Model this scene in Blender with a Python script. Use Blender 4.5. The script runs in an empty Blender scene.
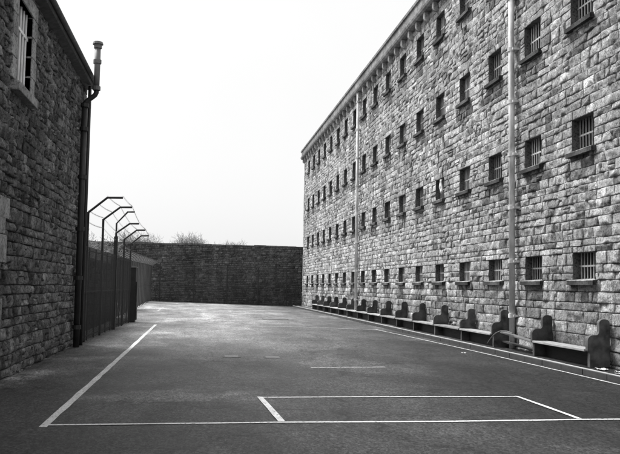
import bpy, math, random
import numpy as np
from mathutils import Vector, noise
R = math.radians
random.seed(7)
rng = np.random.default_rng(11)
scene = bpy.context.scene
COL = scene.collection

# ------------------------------------------------------------------ helpers
def smooth(t):
    t = max(0.0, min(1.0, t)); return t * t * (3 - 2 * t)

def gz(x, y):
    """height of the yard surface"""
    xx = max(-6.0, min(9.0, x))
    return smooth((y - 34.0) / 36.0) * (0.37 - (xx + 6.0) * 0.39 / 15.0)

class MB:
    def __init__(s): s.v = []; s.f = []
    def add(s, vs, fs):
        n = len(s.v); s.v += [tuple(p) for p in vs]; s.f += [tuple(i + n for i in f) for f in fs]
    def box(s, x0, x1, y0, y1, z0, z1):
        s.add([(x0,y0,z0),(x1,y0,z0),(x1,y1,z0),(x0,y1,z0),(x0,y0,z1),(x1,y0,z1),(x1,y1,z1),(x0,y1,z1)],
              [(0,3,2,1),(4,5,6,7),(0,1,5,4),(1,2,6,5),(2,3,7,6),(3,0,4,7)])
    def tube(s, pts, rad, n=8, cap=True):
        pts = [Vector(p) for p in pts]; rads = rad if isinstance(rad, (list, tuple)) else [rad] * len(pts)
        rings = []; up = None
        for i, p in enumerate(pts):
            a = pts[max(i - 1, 0)]; b = pts[min(i + 1, len(pts) - 1)]
            t = (b - a).normalized()
            if up is None:
                up = Vector((0,0,1)) if abs(t.z) < .9 else Vector((1,0,0))
            u = t.cross(up)
            if u.length < 1e-4: u = t.cross(Vector((0,1,0)))
            u.normalize(); w = u.cross(t).normalized(); up = w
            rings.append([p + (u * math.cos(2*math.pi*k/n) + w * math.sin(2*math.pi*k/n)) * rads[i] for k in range(n)])
        vs = [q for r in rings for q in r]; fs = []
        for i in range(len(rings) - 1):
            for k in range(n):
                a = i*n + k; b = i*n + (k+1) % n
                fs.append((a, b, b + n, a + n))
        if cap:
            fs.append(tuple(range(n))[::-1]); fs.append(tuple((len(rings)-1)*n + k for k in range(n)))
        s.add(vs, fs)
    def prism_y(s, prof, y0, y1):
        """profile in XZ extruded along Y"""
        n = len(prof)
        vs = [(x, y0, z) for x, z in prof] + [(x, y1, z) for x, z in prof]
        fs = [tuple(range(n)), tuple(range(2*n-1, n-1, -1))] + [(i, i + n, (i+1) % n + n, (i+1) % n) for i in range(n)]
        s.add(vs, fs)
    def build(s, name, mat, parent=None, bevel=0, smooth_=False, label=None):
        me = bpy.data.meshes.new(name); me.from_pydata(s.v, [], s.f); me.validate(); me.update()
        return link(name, me, mat, parent, bevel, smooth_, label)

def link(name, me, mat, parent=None, bevel=0, smooth_=False, label=None):
    o = bpy.data.objects.new(name, me); COL.objects.link(o)
    if mat: me.materials.append(mat)
    if smooth_: me.polygons.foreach_set('use_smooth', [True] * len(me.polygons))
    if parent:
        o.parent = parent
        o.location = -parent.location if parent.type == 'EMPTY' and parent.parent is None else (0, 0, 0)
    if bevel:
        m = o.modifiers.new('bevel', 'BEVEL'); m.width = bevel; m.segments = 2; m.limit_method = 'ANGLE'
    if label: o['label'] = label
    return o

def tag(o, label=None, cat=None, group=None, kind=None):
    if label: o['label'] = label
    if cat: o['category'] = cat
    if group: o['group'] = group
    if kind: o['kind'] = kind
    return o

def empty(name, loc, label, cat, group=None):
    o = bpy.data.objects.new(name, None); COL.objects.link(o); o.location = loc
    return tag(o, label, cat, group)

# ------------------------------------------------------------------ materials
def new_mat(name):
    m = bpy.data.materials.new(name); m.use_nodes = True
    nt = m.node_tree; b = nt.nodes['Principled BSDF']
    return m, nt, b

def N(nt, t, **kw):
    n = nt.nodes.new(t)
    for k, v in kw.items():
        if k in ('operation', 'blend_type', 'data_type', 'attribute_name', 'noise_dimensions', 'feature', 'attribute_type'): setattr(n, k, v)
        else: n.inputs[k].default_value = v
    return n

def grey(v): return (v, v, v, 1)

def mapped(nt, scale=(1,1,1)):
    tc = nt.nodes.new('ShaderNodeTexCoord'); mp = nt.nodes.new('ShaderNodeMapping')
    mp.inputs['Scale'].default_value = scale; nt.links.new(tc.outputs['Object'], mp.inputs['Vector'])
    return mp.outputs['Vector']

def noise_ramp(nt, vec, scale, detail, lo, hi, p0=.3, p1=.7, rough=.6):
    n = N(nt, 'ShaderNodeTexNoise', Scale=scale, Detail=detail, Roughness=rough); nt.links.new(vec, n.inputs['Vector'])
    m = nt.nodes.new('ShaderNodeMapRange'); m.inputs['From Min'].default_value = p0; m.inputs['From Max'].default_value = p1
    m.inputs['To Min'].default_value = lo; m.inputs['To Max'].default_value = hi
    nt.links.new(n.outputs['Fac'], m.inputs['Value'])
    return m.outputs['Result']

def mul(nt, a, b):
    m = N(nt, 'ShaderNodeMath', operation='MULTIPLY'); 
    for i, q in enumerate((a, b)):
        if isinstance(q, (int, float)): m.inputs[i].default_value = q
        else: nt.links.new(q, m.inputs[i])
    return m.outputs[0]

def bump(nt, b, h, strength, dist):
    bp = nt.nodes.new('ShaderNodeBump'); bp.inputs['Strength'].default_value = strength; bp.inputs['Distance'].default_value = dist
    nt.links.new(h, bp.inputs['Height']); nt.links.new(bp.outputs['Normal'], b.inputs['Normal'])

def stone_mat(name, base, fine=.35, streak=.3, attr=True, bstr=.8, bdist=.03):
    m, nt, b = new_mat(name)
    v = mapped(nt)
    t = noise_ramp(nt, v, 9, 7, 1 - fine, 1 + fine, .25, .75, .7)
    t2 = noise_ramp(nt, v, 45, 4, .75, 1.25)
    t = mul(nt, t, t2)
    t = mul(nt, t, noise_ramp(nt, v, 22, 3, .42, 1.0, .36, .46, .5))
    t = mul(nt, t, noise_ramp(nt, v, 2.6, 5, .68, 1.25, .35, .65))
    big = noise_ramp(nt, v, .35, 4, 1 - streak, 1 + streak * .6)
    big = mul(nt, big, noise_ramp(nt, mapped(nt, (1.6, 1.6, .14)), 1.0, 5, .72, 1.14, .34, .6))
    t = mul(nt, t, big)
    if attr:
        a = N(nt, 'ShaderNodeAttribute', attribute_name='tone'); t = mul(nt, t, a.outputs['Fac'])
    t = mul(nt, t, base)
    c = nt.nodes.new('ShaderNodeCombineColor')
    for i in range(3): nt.links.new(t, c.inputs[i])
    nt.links.new(c.outputs[0], b.inputs['Base Color'])
    b.inputs['Roughness'].default_value = .9; b.inputs['Specular IOR Level'].default_value = .25
    n1 = N(nt, 'ShaderNodeTexNoise', Scale=14, Detail=8, Roughness=.72); nt.links.new(v, n1.inputs['Vector'])
    bump(nt, b, n1.outputs['Fac'], bstr, bdist)
    return m

def plain_mat(name, base, rough=.6, var=.25, scale=8, metal=0, spec=.5, bstr=.2, bdist=.005, stretch=(1,1,1)):
    m, nt, b = new_mat(name)
    v = mapped(nt, stretch)
    t = mul(nt, noise_ramp(nt, v, scale, 6, 1 - var, 1 + var), base)
    c = nt.nodes.new('ShaderNodeCombineColor')
    for i in range(3): nt.links.new(t, c.inputs[i])
    nt.links.new(c.outputs[0], b.inputs['Base Color'])
    r = noise_ramp(nt, v, scale * 2, 4, max(.05, rough - .12), min(1, rough + .12)); nt.links.new(r, b.inputs['Roughness'])
    b.inputs['Metallic'].default_value = metal; b.inputs['Specular IOR Level'].default_value = spec
    n1 = N(nt, 'ShaderNodeTexNoise', Scale=scale * 4, Detail=6, Roughness=.65); nt.links.new(v, n1.inputs['Vector'])
    bump(nt, b, n1.outputs['Fac'], bstr, bdist)
    return m

M = {}
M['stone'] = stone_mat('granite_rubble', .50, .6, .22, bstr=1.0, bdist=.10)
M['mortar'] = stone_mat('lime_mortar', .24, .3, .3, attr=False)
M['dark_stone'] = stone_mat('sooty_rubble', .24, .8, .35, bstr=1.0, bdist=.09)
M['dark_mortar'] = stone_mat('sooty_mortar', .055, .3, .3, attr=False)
M['far_stone'] = stone_mat('weathered_boundary_stone', .13, .5, .3)
M['far_coping'] = stone_mat('boundary_coping', .14, .4, .3, attr=False)
M['far_mortar'] = stone_mat('weathered_boundary_mortar', .085, .3, .3, attr=False)
M['ashlar'] = stone_mat('dressed_granite', .36, .25, .2, attr=False, bstr=.35, bdist=.015)
M['frieze'] = stone_mat('dressed_frieze', .23, .35, .25, attr=False, bstr=.5, bdist=.02)
M['dark_ashlar'] = stone_mat('sooty_ashlar', .15, .35, .3, attr=False, bstr=.4, bdist=.015)
M['left_ashlar'] = stone_mat('dressed_sandstone', .36, .25, .3, attr=False, bstr=.4, bdist=.015)
M['corbel'] = stone_mat('corbel_stone', .28, .3, .2, attr=False, bstr=.35, bdist=.015)
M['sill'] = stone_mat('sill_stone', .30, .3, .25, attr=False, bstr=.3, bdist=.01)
M['sill_front'] = stone_mat('dark_sill_stone', .045, .3, .25, attr=False, bstr=.3, bdist=.01)  # darker stone for the sill faces below the top
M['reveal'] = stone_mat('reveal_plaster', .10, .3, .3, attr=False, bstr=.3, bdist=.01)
M['bar'] = plain_mat('painted_iron_bar', .42, .5, .3, 6)
M['white_bar'] = plain_mat('white_painted_bar', .8, .45, .15, 5)
M['pipe'] = plain_mat('grey_painted_pipe', .54, .7, .5, 5, stretch=(1,1,.3))
M['black_pipe'] = plain_mat('black_painted_pipe', .022, .55, .3, 4)
M['vent_pipe'] = plain_mat('weathered_vent_pipe', .16, .6, .3, 4)
M['black_metal'] = plain_mat('dark_fence_steel', .02, .6, .3, 6)
M['grey_metal'] = plain_mat('galvanised_fence_steel', .11, .6, .3, 6)
M['wire'] = plain_mat('dark_wire', .03, .6, .2, 6)
M['grey_wire'] = plain_mat('weathered_wire', .10, .6, .2, 6)
M['old_wood'] = plain_mat('grey_old_board', .12, .8, .4, 5)
M['wood'] = plain_mat('weathered_seat_board', .30, .75, .45, 5, bstr=.4, bdist=.006, stretch=(6,.6,6))
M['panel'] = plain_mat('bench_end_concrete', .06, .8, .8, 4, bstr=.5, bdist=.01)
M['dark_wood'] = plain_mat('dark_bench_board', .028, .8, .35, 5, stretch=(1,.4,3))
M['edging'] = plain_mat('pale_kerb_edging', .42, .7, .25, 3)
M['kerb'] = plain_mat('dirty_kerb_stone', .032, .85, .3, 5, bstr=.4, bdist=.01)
M['slate'] = plain_mat('roof_slate', .045, .7, .3, 5)
M['black_wood'] = plain_mat('black_cabinet_paint', .014, .6, .3, 4)
M['bark'] = plain_mat('tree_bark', .10, .9, .3, 4)
M['twig'] = plain_mat('tree_twigs', .22, .9, .3, 2)
M['paper'] = plain_mat('crumpled_paper', .6, .8, .1, 5)
M['cover'] = plain_mat('worn_iron_cover', .10, .45, .35, 9, bstr=.5, bdist=.006)

m, nt, b = new_mat('window_glass_dark')
b.inputs['Base Color'].default_value = grey(.012); b.inputs['Roughness'].default_value = .25
M['pane'] = m

def vary(key, lo, hi):
    nt = M[key].node_tree; b = nt.nodes['Principled BSDF']; inp = b.inputs['Base Color']
    oi = nt.nodes.new('ShaderNodeObjectInfo'); r_ = nt.nodes.new('ShaderNodeMapRange')
    r_.inputs['To Min'].default_value = lo; r_.inputs['To Max'].default_value = hi; nt.links.new(oi.outputs['Random'], r_.inputs['Value'])
    vm = nt.nodes.new('ShaderNodeVectorMath'); vm.operation = 'SCALE'; nt.links.new(r_.outputs['Result'], vm.inputs['Scale'])
    if inp.links: nt.links.new(inp.links[0].from_socket, vm.inputs[0])
    else: vm.inputs[0].default_value = inp.default_value[:3]
    nt.links.new(vm.outputs[0], inp)
vary('pane', .6, 5); vary('bar', .45, 1.15); vary('panel', .7, 1.7); vary('sill_front', .6, 1.9); vary('wood', .65, 1.25); vary('corbel', .7, 1.3)
# asphalt
m, nt, b = new_mat('worn_asphalt')
v = mapped(nt); vs = mapped(nt, (1, .3, 1)); vx = mapped(nt, (.8, .35, 1))
a1 = noise_ramp(nt, v, .12, 5, .72, 1.35)
a2 = mul(nt, noise_ramp(nt, vs, 1.1, 6, .70, 1.32), noise_ramp(nt, mapped(nt, (1, .5, 1)), .45, 7, .66, 1.4, .35, .65, .7))
def chips(scale, st, lo, hi):
    q = N(nt, 'ShaderNodeTexVoronoi', feature='F1', Scale=scale); nt.links.new(mapped(nt, (1, st, 1)), q.inputs['Vector'])
    sp_ = nt.nodes.new('ShaderNodeSeparateColor'); nt.links.new(q.outputs['Color'], sp_.inputs[0])
    r_ = nt.nodes.new('ShaderNodeMapRange'); r_.inputs['To Min'].default_value = lo; r_.inputs['To Max'].default_value = hi
    nt.links.new(sp_.outputs[0], r_.inputs['Value']); return r_.outputs['Result']
a3 = mul(nt, chips(52, .5, .3, 1.7), chips(24, .35, .72, 1.28))
a4 = noise_ramp(nt, mapped(nt, (1, .3, 1)), 45, 4, .6, 1.4, .3, .7, .9)
w = N(nt, 'ShaderNodeTexNoise', Scale=.5, Detail=7, Roughness=.62, Distortion=.8); nt.links.new(vx, w.inputs['Vector'])
wm = nt.nodes.new('ShaderNodeMapRange'); wm.inputs['From Min'].default_value = .55; wm.inputs['From Max'].default_value = .68
wm.inputs['To Min'].default_value = 1.0; wm.inputs['To Max'].default_value = 1.9; nt.links.new(w.outputs['Fac'], wm.inputs['Value'])
t = mul(nt, mul(nt, a1, a2), mul(nt, a3, a4)); t = mul(nt, mul(nt, t, wm.outputs['Result']), .062)
# sheen painted as colour: paler far down the yard; also darker along the benches
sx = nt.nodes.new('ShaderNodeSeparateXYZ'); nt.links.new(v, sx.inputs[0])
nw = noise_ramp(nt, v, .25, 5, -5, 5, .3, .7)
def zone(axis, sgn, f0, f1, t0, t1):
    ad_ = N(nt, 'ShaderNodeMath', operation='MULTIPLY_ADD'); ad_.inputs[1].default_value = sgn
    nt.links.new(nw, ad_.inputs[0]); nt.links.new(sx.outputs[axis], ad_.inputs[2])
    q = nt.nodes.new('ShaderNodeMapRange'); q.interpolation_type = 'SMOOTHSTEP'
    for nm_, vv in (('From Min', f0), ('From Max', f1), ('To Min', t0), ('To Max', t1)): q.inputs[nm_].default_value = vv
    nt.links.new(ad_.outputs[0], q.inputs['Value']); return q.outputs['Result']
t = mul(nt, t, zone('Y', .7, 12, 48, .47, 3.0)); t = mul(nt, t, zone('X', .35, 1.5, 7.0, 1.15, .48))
# dried silt patches left by puddles
def silt(cx, cy, rx, ry, amt):
    global t
    mp = nt.nodes.new('ShaderNodeMapping'); mp.vector_type = 'TEXTURE'; mp.inputs['Location'].default_value = (cx, cy, 0); mp.inputs['Scale'].default_value = (rx, ry, 1)
    nt.links.new(v, mp.inputs['Vector'])
    ln = nt.nodes.new('ShaderNodeVectorMath'); ln.operation = 'LENGTH'; nt.links.new(mp.outputs[0], ln.inputs[0])
    ns = noise_ramp(nt, v, 1.3, 6, -.55, .55, .25, .75)
    aa = N(nt, 'ShaderNodeMath', operation='ADD'); nt.links.new(ln.outputs['Value'], aa.inputs[0]); nt.links.new(ns, aa.inputs[1])
    q = nt.nodes.new('ShaderNodeMapRange'); q.interpolation_type = 'SMOOTHSTEP'
    for nm_, vv in (('From Min', .25), ('From Max', 1.1), ('To Min', amt), ('To Max', 1)): q.inputs[nm_].default_value = vv
    nt.links.new(aa.outputs[0], q.inputs['Value']); t = mul(nt, t, q.outputs['Result'])
silt(-.5, 12.9, 1.5, .8, 3.0); silt(-2.9, 17.5, .8, 3.0, 2.2); silt(-1.3, 19.5, 2.2, .8, 1.7); silt(.5, 29, 2.5, 3.5, 1.3); silt(-2.6, 24, .7, 2.5, 1.8); silt(-3.2, 15.3, .5, 1.5, 2.2)
# fine cracks
vo = N(nt, 'ShaderNodeTexVoronoi', feature='DISTANCE_TO_EDGE', Scale=.33)
wn = N(nt, 'ShaderNodeTexNoise', Scale=1.6, Detail=6); nt.links.new(v, wn.inputs['Vector'])
mx = nt.nodes.new('ShaderNodeVectorMath'); mx.operation = 'MULTIPLY_ADD'; mx.inputs[1].default_value = (.9, .9, .9)
nt.links.new(wn.outputs['Color'], mx.inputs[0]); nt.links.new(v, mx.inputs[2]); nt.links.new(mx.outputs[0], vo.inputs['Vector'])
cr = nt.nodes.new('ShaderNodeMapRange'); cr.inputs['From Min'].default_value = 0; cr.inputs['From Max'].default_value = .014
cr.inputs['To Min'].default_value = .35; cr.inputs['To Max'].default_value = 1; nt.links.new(vo.outputs['Distance'], cr.inputs['Value'])
t = mul(nt, t, cr.outputs['Result'])
c = nt.nodes.new('ShaderNodeCombineColor')
for i in range(3): nt.links.new(t, c.inputs[i])
nt.links.new(c.outputs[0], b.inputs['Base Color'])
r = mul(nt, noise_ramp(nt, vx, .45, 6, .86, 1.16), .56); nt.links.new(r, b.inputs['Roughness'])
b.inputs['Specular IOR Level'].default_value = .22
n1 = N(nt, 'ShaderNodeTexNoise', Scale=70, Detail=5, Roughness=.8); nt.links.new(v, n1.inputs['Vector'])
n2 = N(nt, 'ShaderNodeTexNoise', Scale=5, Detail=4, Roughness=.6); nt.links.new(v, n2.inputs['Vector'])
ad = N(nt, 'ShaderNodeMath', operation='MULTIPLY_ADD'); ad.inputs[1].default_value = 1.4
nt.links.new(n2.outputs['Fac'], ad.inputs[0]); nt.links.new(n1.outputs['Fac'], ad.inputs[2])
bump(nt, b, ad.outputs[0], .6, .012)
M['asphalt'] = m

# worn line paint
def paint(name, wear, col=.72):
    m, nt, b = new_mat(name); v = mapped(nt)
    b.inputs['Roughness'].default_value = .7
    t = mul(nt, noise_ramp(nt, v, 3, 6, .8, 1.1), col)
    c = nt.nodes.new('ShaderNodeCombineColor')
    for i in range(3): nt.links.new(t, c.inputs[i])
    nt.links.new(c.outputs[0], b.inputs['Base Color'])
    n = N(nt, 'ShaderNodeTexNoise', Scale=22, Detail=9, Roughness=.75); nt.links.new(v, n.inputs['Vector'])
    mr = nt.nodes.new('ShaderNodeMapRange'); mr.inputs['From Min'].default_value = wear - .05; mr.inputs['From Max'].default_value = wear + .05
    nt.links.new(n.outputs['Fac'], mr.inputs['Value']); nt.links.new(mr.outputs['Result'], b.inputs['Alpha'])
    return m
M['paint'] = paint('white_line_paint', .42, .66); M['paint_worn'] = paint('worn_line_paint', .45, .6); M['paint_faint'] = paint('faded_line_paint', .55, .42)

# ------------------------------------------------------------------ stone wall generator
def vnoise(p, freq, seed):
    """cheap smooth value noise for arrays (n,2)"""
    q = p * freq + seed * 17.31
    i = np.floor(q).astype(np.int64); f = q - i; f = f * f * (3 - 2 * f)
    def h(a, b):
        n = (a * 374761393 + b * 668265263 + int(seed * 101) * 144269) & 0x7fffffff
        n = ((n ^ (n >> 13)) * 1274126177) & 0x7fffffff
        return ((n ^ (n >> 16)) & 0xffff) / 65535.0
    a = h(i[:,0], i[:,1]); b_ = h(i[:,0]+1, i[:,1]); c_ = h(i[:,0], i[:,1]+1); d = h(i[:,0]+1, i[:,1]+1)
    return (a*(1-f[:,0]) + b_*f[:,0])*(1-f[:,1]) + (c_*(1-f[:,0]) + d*f[:,0])*f[:,1] - .5

def courses(z0, z1, lo, hi, forced):
    pts = sorted(set([z0, z1] + [f for f in forced if z0 < f < z1])); out = [z0]
    for a, b_ in zip(pts[:-1], pts[1:]):
        n = max(1, round((b_ - a) / ((lo + hi) / 2))); w = rng.uniform(lo, hi, n); w = w / w.sum() * (b_ - a)
        out += list(a + np.cumsum(w)[:-1]) + [b_]
    return out

def layout(s0, s1, levels, openings, lmin, lmax, split=.2, merge=.0, fixed=()):
    """stones as rectangles (a,b,z0,z1); stones never cross an opening"""
    rects = []
    for z0, z1 in zip(levels[:-1], levels[1:]):
        gaps = sorted((o[0], o[1]) for o in openings if o[2] < z1 - 1e-3 and o[3] > z0 + 1e-3)
        spans = []; cur = s0
        for g0, g1 in gaps:
            if g0 > cur: spans.append((cur, g0))
            cur = max(cur, g1)
        if cur < s1: spans.append((cur, s1))
        for a, b_ in spans:
            y = a
            while y < b_ - 1e-4:
                L = rng.uniform(lmin, lmax)
                if b_ - y - L < lmin * .7: L = b_ - y if b_ - y < lmax * 1.3 else (b_ - y) / 2
                h = z1 - z0
                if rng.random() < split and h > .2:
                    k = rng.uniform(.35, .65) * h
                    if rng.random() < .5:
                        rects.append((y, y+L, z0, z0+k)); rects.append((y, y+L, z0+k, z1))
                    else:
                        m_ = y + L * rng.uniform(.35, .65)
                        rects.append((y, m_, z0, z0+k)); rects.append((y, m_, z0+k, z1)); rects.append((m_, y+L, z0, z1))
                else: rects.append((y, y+L, z0, z1))
                y += L
    return rects

def stones(rects, place, nu, nv, joint=.012, relief=.03, wob=.012, tilt=.03, tone=None, back=-.02, freq=7, tone_sd=.16, seed=1, facet=.5, calm=None):
    """rock-faced stones as one mesh; place(s, z, d) -> xyz arrays, d = outward distance"""
    rc = np.array(rects); n = len(rc)
    e = .10
    gu = np.concatenate([[0, 0], np.linspace(e, 1-e, nu), [1, 1]]); gv = np.concatenate([[0, 0], np.linspace(e, 1-e, nv), [1, 1]])
    NU, NV = len(gu), len(gv)
    U, V = np.meshgrid(gu, gv, indexing='ij'); U = U.ravel(); V = V.ravel()
    iu, iv = np.meshgrid(np.arange(NU), np.arange(NV), indexing='ij'); iu = iu.ravel(); iv = iv.ravel()
    outer = (iu == 0) | (iu == NU-1) | (iv == 0) | (iv == NV-1)
    rim = ~outer & ((iu == 1) | (iu == NU-2) | (iv == 1) | (iv == NV-2))
    inner = ~outer & ~rim
    a, b_, z0, z1 = [rc[:, i][:, None] for i in range(4)]
    j = joint * rng.uniform(.6, 1.5, (n, 1))
    S = a + j + (b_ - a - 2*j) * U[None]; Z = z0 + j + (z1 - z0 - 2*j) * V[None]
    # interior points jitter
    S = S + np.where(inner, 1, 0)[None] * rng.uniform(-1, 1, S.shape) * (b_-a) / (nu+1) * .3
    Z = Z + np.where(inner, 1, 0)[None] * rng.uniform(-1, 1, Z.shape) * (z1-z0) / (nv+1) * .3
    P = np.stack([S.ravel(), Z.ravel()], 1)
    nz = sum(vnoise(P, freq * k, seed + k) / k ** .75 for k in (1, 2, 4)).reshape(S.shape)
    bas = rng.uniform(0, relief * .7, (n, 1)); sc = rng.uniform(.35, 1.35, (n, 1))
    cm = calm(rc)[:, None] if calm else 1.0
    ti = rng.normal(0, tilt, (n, 1)) * (U - .5)[None] + rng.normal(0, tilt * .7, (n, 1)) * (V - .5)[None]
    pil = (1 - np.abs(2*U-1) ** 5) * (1 - np.abs(2*V-1) ** 5)
    # one random ridge per stone: facets
    ru = rng.uniform(.25, .75, (n, 1)); rv = rng.uniform(.3, .75, (n, 1)); ang = rng.uniform(0, math.pi, (n, 1))
    ridge = 1 - np.minimum(1, np.abs((U[None]-ru)*np.cos(ang) + (V[None]-rv)*np.sin(ang)) * 2.6)
    D = bas + ti + relief * sc * (pil[None] * .38 + facet * ridge * pil[None]) + nz * relief * 2.6 * (.35 + .65 * pil[None])
    D = D * cm + .012 * (1 - cm)
    D = np.where(rim[None], bas * .7 + ti * .7 + nz * relief * .9, D)
    D = np.maximum(D, back + .008)
    D = np.where(outer[None], back, D)
    W1 = vnoise(P, .9, seed+20).reshape(S.shape); W2 = vnoise(P, 1.3, seed+30).reshape(S.shape); W3 = vnoise(P, 5, seed+40).reshape(S.shape)
    S = S + wob * (W1 * 2 + W3 * .8); Z = Z + wob * (W2 * 2.4 + W3)
    X3 = place(S.ravel(), Z.ravel(), D.ravel())
    base = (np.arange(n) * NU * NV)[:, None]
    q = np.array([(i*NV + k, (i+1)*NV + k, (i+1)*NV + k+1, i*NV + k+1) for i in range(NU-1) for k in range(NV-1)])
    F = (base[:, :, None] + q[None]).reshape(-1, 4)
    tn = np.clip(rng.normal(1, tone_sd, n), .45, 1.5)
    if tone is not None: tn = tn * tone(rc)
    return X3, F, np.repeat(tn, len(q))

def np_mesh(name, X3, F, tone, mat, parent=None, flip=False):
    me = bpy.data.meshes.new(name)
    if flip: F = F[:, ::-1]
    me.vertices.add(len(X3)); me.vertices.foreach_set('co', X3.astype(np.float32).ravel())
    me.loops.add(F.size); me.loops.foreach_set('vertex_index', F.astype(np.int32).ravel())
    me.polygons.add(len(F)); me.polygons.foreach_set('loop_start', (np.arange(len(F)) * 4).astype(np.int32))
    me.polygons.foreach_set('loop_total', np.full(len(F), 4, np.int32))
    me.update(calc_edges=True); me.validate()
    if tone is not None:
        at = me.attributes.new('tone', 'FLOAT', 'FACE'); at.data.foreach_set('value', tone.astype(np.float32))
    return link(name, me, mat, parent)

def backing(mb, s0, s1, z0, z1, openings, quad):
    ss = sorted(set([s0, s1] + [q for o in openings for q in o[:2] if s0 < q < s1]))
    for a, b_ in zip(ss[:-1], ss[1:]):
        m_ = (a + b_) / 2
        cuts = sorted((o[2], o[3]) for o in openings if o[0] < m_ < o[1]); cur = z0
        for c0, c1 in cuts:
            if c0 > cur: quad(mb, a, b_, cur, c0)
            cur = max(cur, c1)
        if cur < z1: quad(mb, a, b_, cur, z1)

# ------------------------------------------------------------------ ground
xs = sorted(set([-700,-300,-120,-60,-30,-16,-10] + [x for x in range(-8, 14)] + [16,24,40,80,160,300,700]))
ys = sorted(set([-300,-100,-40,-15,-5] + list(range(0, 78)) + [80,86,95,110,140,200,300,500,1200]))
g = MB(); nx = len(xs)
g.v = [(x, y, gz(x, y)) for y in ys for x in xs]
g.f = [(j*nx+i, j*nx+i+1, (j+1)*nx+i+1, (j+1)*nx+i) for j in range(len(ys)-1) for i in range(nx-1)]
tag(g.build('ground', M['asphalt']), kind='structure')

WX = 8.9            # face of the cell block
KX = 8.02           # yard face of the kerb
YE = 68.5           # far corner of the block
mb = MB(); kb = MB(); ke = MB()
yy = [4 + i * 1.0 for i in range(65)] + [YE]
for a, b_ in zip(yy[:-1], yy[1:]):
    if b_ - a < 1e-3: continue
    za, zb = gz(8.5, a), gz(8.5, b_)
    def slab(m_, x0, x1, h, a=a, b_=b_, za=za, zb=zb, g0=0.0):
        m_.add([(x0,a+g0,za-.2),(x1,a+g0,za-.2),(x1,b_-g0,zb-.2),(x0,b_-g0,zb-.2),(x0,a+g0,za+h),(x1,a+g0,za+h),(x1,b_-g0,zb+h),(x0,b_-g0,zb+h)],
               [(0,3,2,1),(4,5,6,7),(0,1,5,4),(1,2,6,5),(2,3,7,6),(3,0,4,7)])
    slab(mb, KX+.16, WX+.3, .115)
    slab(kb, KX + random.uniform(-.006,.006), KX+.155, .12, g0=.006)
    ke_h = .132 + random.uniform(-.003,.003)
    ke.add([(KX+.03,a+.004,za+.1),(KX+.10,a+.004,za+.1),(KX+.10,b_-.004,zb+.1),(KX+.03,b_-.004,zb+.1),(KX+.03,a+.004,za+ke_h),(KX+.10,a+.004,za+ke_h),(KX+.10,b_-.004,zb+ke_h),(KX+.03,b_-.004,zb+ke_h)], [(0,3,2,1),(4,5,6,7),(0,1,5,4),(1,2,6,5),(2,3,7,6),(3,0,4,7)])
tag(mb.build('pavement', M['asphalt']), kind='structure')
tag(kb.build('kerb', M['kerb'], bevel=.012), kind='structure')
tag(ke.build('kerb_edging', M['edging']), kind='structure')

# painted court lines
def line(name, pts, w, mat, lift=.004):
    m_ = MB(); P = []
    for (x0, y0), (x1, y1) in zip(pts[:-1], pts[1:]):
        n = max(1, int(math.hypot(x1-x0, y1-y0) / .5))
        P += [(x0 + (x1-x0)*i/n, y0 + (y1-y0)*i/n) for i in range(n)]
    P.append(pts[-1]); vs = []
    for i, (x, y) in enumerate(P):
        x0, y0 = P[max(0, i-1)]; x1, y1 = P[min(len(P)-1, i+1)]
        l = math.hypot(x1-x0, y1-y0); nx_, ny_ = -(y1-y0)/l, (x1-x0)/l
        ww = w * random.uniform(.44, .56); o = random.uniform(-.004, .004)
        for s in (1, -1):
            px, py = x + nx_*(ww*s+o), y + ny_*(ww*s+o); vs.append((px, py, gz(px, py) + lift))
    m_.add(vs, [(2*i, 2*i+1, 2*i+3, 2*i+2) for i in range(len(P)-1)])
    tag(m_.build(name, mat), kind='structure')
line('painted_line', [(-1.83, 10.2), (-1.80, 22), (-1.80, 35.6)], .11, M['paint'])
line('painted_line', [(-1.78, 10.33), (1.09, 10.39), (3.3, 10.36), (5.2, 10.43), (8.0, 10.40)], .085, M['paint'], .008)
line('painted_line', [(1.0, 12.75), (1.11, 10.44)], .085, M['paint'], .012)
line('painted_line', [(.97, 12.7), (3.26, 12.73), (5.2, 12.69)], .07, M['paint'], .008)
line('painted_line', [(5.22, 12.72), (5.2, 10.47)], .07, M['paint'], .012)
line('painted_line', [(2.45, 17.3), (4.14, 17.5)], .075, M['paint_worn'])
line('painted_line', [(7.92, 8.5), (7.88, 16), (7.80, 22), (7.62, 28), (7.42, 33.2)], .065, M['paint_worn'])
line('painted_line', [(1.3, 35.1), (4.4, 34.7), (7.4, 33.0)], .11, M['paint_worn'])
line('painted_line', [(-2.45, 50.0), (-2.35, 56.0)], .12, M['paint_worn'])
line('painted_line', [(7.3, 48), (6.6, 58), (5.6, 66)], .10, M['paint_faint'])

def cover(x, y, w, d, label):
    r_ = empty('drain_cover', (x, y, gz(x, y)), label, 'drain cover', 'iron covers set in the yard')
    a = MB(); a.box(x-w/2, x+w/2, y-d/2, y+d/2, gz(x,y)-.02, gz(x,y)+.012); a.build('plate', M['cover'], r_, bevel=.004)
    f_ = MB(); t_ = .05; z = gz(x, y) + .006
    for q in ((x-w/2-t_, x+w/2+t_, y-d/2-t_, y-d/2-.004), (x-w/2-t_, x+w/2+t_, y+d/2+.004, y+d/2+t_), (x-w/2-t_, x-w/2-.004, y-d/2-.004, y+d/2+.004), (x+w/2+.004, x+w/2+t_, y-d/2-.004, y+d/2+.004)):
        f_.box(*q, z-.03, z)
    f_.build('rim', M['black_metal'], r_)
cover(4.05, 42.3, 1.25, .8, 'wide pale rectangular cover in the middle distance of the yard')
cover(.85, 20.0, .34, .34, 'small square cover, the left one of the nearer pair in the asphalt')
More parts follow.
